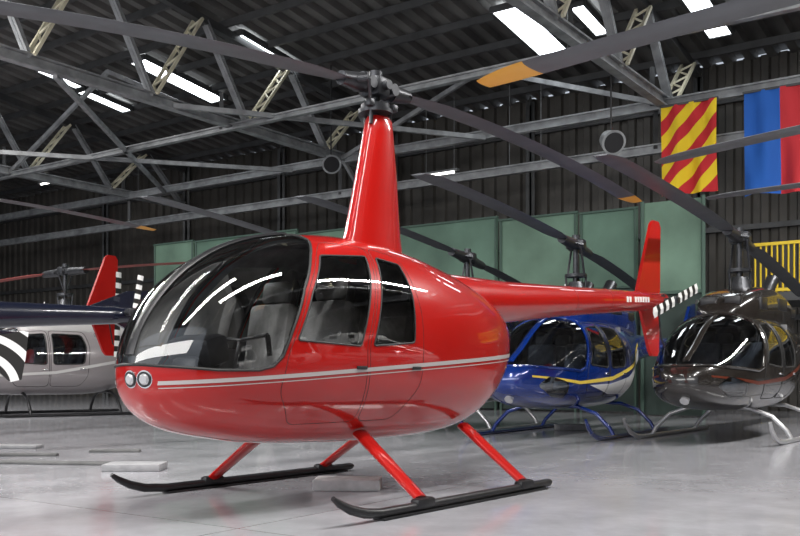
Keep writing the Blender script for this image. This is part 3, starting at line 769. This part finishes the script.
FY = PATTERN('flag_diagonal', (.90, .64, .02), (.60, .02, .03), (1.0, 1.45, 0), 2.05, 'UV', .8)
FE = PATTERN('flag_split', (.015, .12, .50), (.60, .03, .04), (1, 0, 0), .98, 'UV', .8)
flag(661, 717, 100, 193, FY, 'signal flag with diagonal red and yellow stripes')
flag(744, 816, 96, 193, FE, 'signal flag half blue and half red at the right edge')
# lamps
for px, py, a, lab in ((48, 183, 23.5, 'short tube light at the far left under the cross beam'), (130, 195, 24, 'short tube light above the left green board'), (440, 174, 23.5, 'tube light right of the red mast fairing'), (525, 169, 23.5, 'tube light above the blue helicopter, left of the floodlight')):
    p = on_a(px, py, a); t = thing('tube_light', lab, 'light', p, 'tube lights under the roof')
    bm = bmesh.new(); beam(bm, p-W*.5, p+W*.5, .07, .05); link('tube', bm, TUBEL, t, smooth=False)
    bm = bmesh.new(); beam(bm, p-W*.65+Vector((0, 0, .06)), p+W*.65+Vector((0, 0, .06)), .14, .06)
    for s_ in (-.5, .5): beam(bm, p+W*s_+Vector((0, 0, .06)), Vector((*(p+W*s_).xy, roofz(a)-.1)), .015, .015)
    link('housing', bm, BEAM, t, smooth=False)
for px, py, a, lab in ((611, 141, 19.0, 'round floodlight hanging left of the striped flag'), (331, 163, 20, 'round lamp hanging left of the red mast fairing')):
    p = on_a(px, py, a); t = thing('hanging_lamp', 'dark ' + lab, 'light', p)
    bm = bmesh.new(); d = (Vector((.2, -1, -.5))).normalized(); disc(bm, p, d, .2, .34, 24, .27); link('lamp_shade', bm, BEAM, t)
    bm = bmesh.new(); disc(bm, p+d*.165, d, .22, .02, 24); link('lens', bm, DARK, t)
    bm = bmesh.new(); tube(bm, [p, Vector((p.x, p.y, roofz(a)-.2))], .02, 8); link('stem', bm, DARK, t)
# things lying on the floor
BLOCK = MAT('grey_block', (.25, .25, .26), .8, 0, 0, .2, 9, bump=.2)
BLOCK2 = MAT('pale_block', (.50, .50, .51), .8, 0, 0, .2, 9, bump=.2)
BOARD = MAT('weathered_board', (.11, .11, .11), .75, 0, 0, .25, 5)
def slab(px, py, L, D, H, ang, mat, name, lab, cat, grp=None):
    p = on_floor(px, py); bm = bmesh.new(); box(bm, (0, 0, H/2), (L, D, H), .010)
    o = link(name, bm, mat); o.location = p; o.rotation_euler = (0, 0, ang); tag(o, lab, cat, grp)
slab(348, 489, .54, .30, .09, -.05, BLOCK2, 'paving_block', 'low pale grey concrete block lying under the red belly', 'block', 'concrete blocks')
slab(135, 470, .56, .34, .07, .02, BLOCK, 'paving_block', 'low grey concrete block beside the far skid front', 'block', 'concrete blocks')
slab(40, 464, 1.5, .14, .03, -.12, BOARD, 'floor_board', 'long dark board lying on the floor nearest the left edge', 'board', 'loose boards on the floor')
slab(115, 452, .6, .12, .03, .05, BOARD, 'floor_board', 'short board lying behind the concrete block', 'board', 'loose boards on the floor')
slab(12, 448, .7, .30, .04, .05, BLOCK, 'floor_board', 'wide grey board lying at the left edge', 'board', 'loose boards on the floor')
slab(18, 456, .9, .10, .03, .05, BOARD, 'floor_board', 'thin board between the other two at the left edge', 'board', 'loose boards on the floor')
slab(572, 430, .55, .25, .10, .2, BLOCK, 'wheel_chock', 'grey block lying between the blue helicopter skids', 'block')

# ------------------------------------------------------------------ light
w = bpy.data.worlds.new('World'); scene.world = w; w.use_nodes = True
bg = w.node_tree.nodes['Background']; bg.inputs[0].default_value = (.80, .88, 1, 1); bg.inputs[1].default_value = .65
def area(loc, look, sx, sy, power, col=(1, 1, 1), rot=0.0):
    l = bpy.data.lights.new('area_lamp', 'AREA'); l.shape = 'RECTANGLE'; l.size = sx; l.size_y = sy; l.energy = power; l.color = col
    o = bpy.data.objects.new('area_lamp', l); C.objects.link(o); o.location = loc
    if rot: o.rotation_euler = (0, 0, rot)
    else: o.rotation_euler = (Vector(look)-Vector(loc)).to_track_quat('-Z', 'Y').to_euler()
area(AB(-8, 8, 5.8), AB(10, 10, 1.5), 22, 3, 1300, (1, .98, .95))
# added out-of-view area strips under the roof that brighten the floor, along the trusses
ra = math.radians(90-35)
for loc, L, wd, pw in (((-6.5, 5.0, 8.8), 9, .5, 1250), ((-2.5, 2.0, 9.2), 8, .5, 650), ((2.0, 4.0, 9.0), 6, .5, 750), ((9.5, 11.0, 8.4), 8, .4, 1600), ((-12, 14, 8.8), 9, .5, 1600), ((-13, 21, 8.3), 6, .5, 1000)):
    area(loc, None, L, wd, pw, (1, .98, .95), ra)
scene.view_settings.view_transform = 'Standard'

cam = bpy.data.cameras.new('Camera'); co = bpy.data.objects.new('Camera', cam); C.objects.link(co)
cam.sensor_width = 36; cam.lens = F/800*36; cam.shift_y = (HY-268)/800; cam.clip_end = 300
co.location = (0, 0, CZ); co.rotation_euler = (math.radians(90), 0, 0)
scene.camera = co
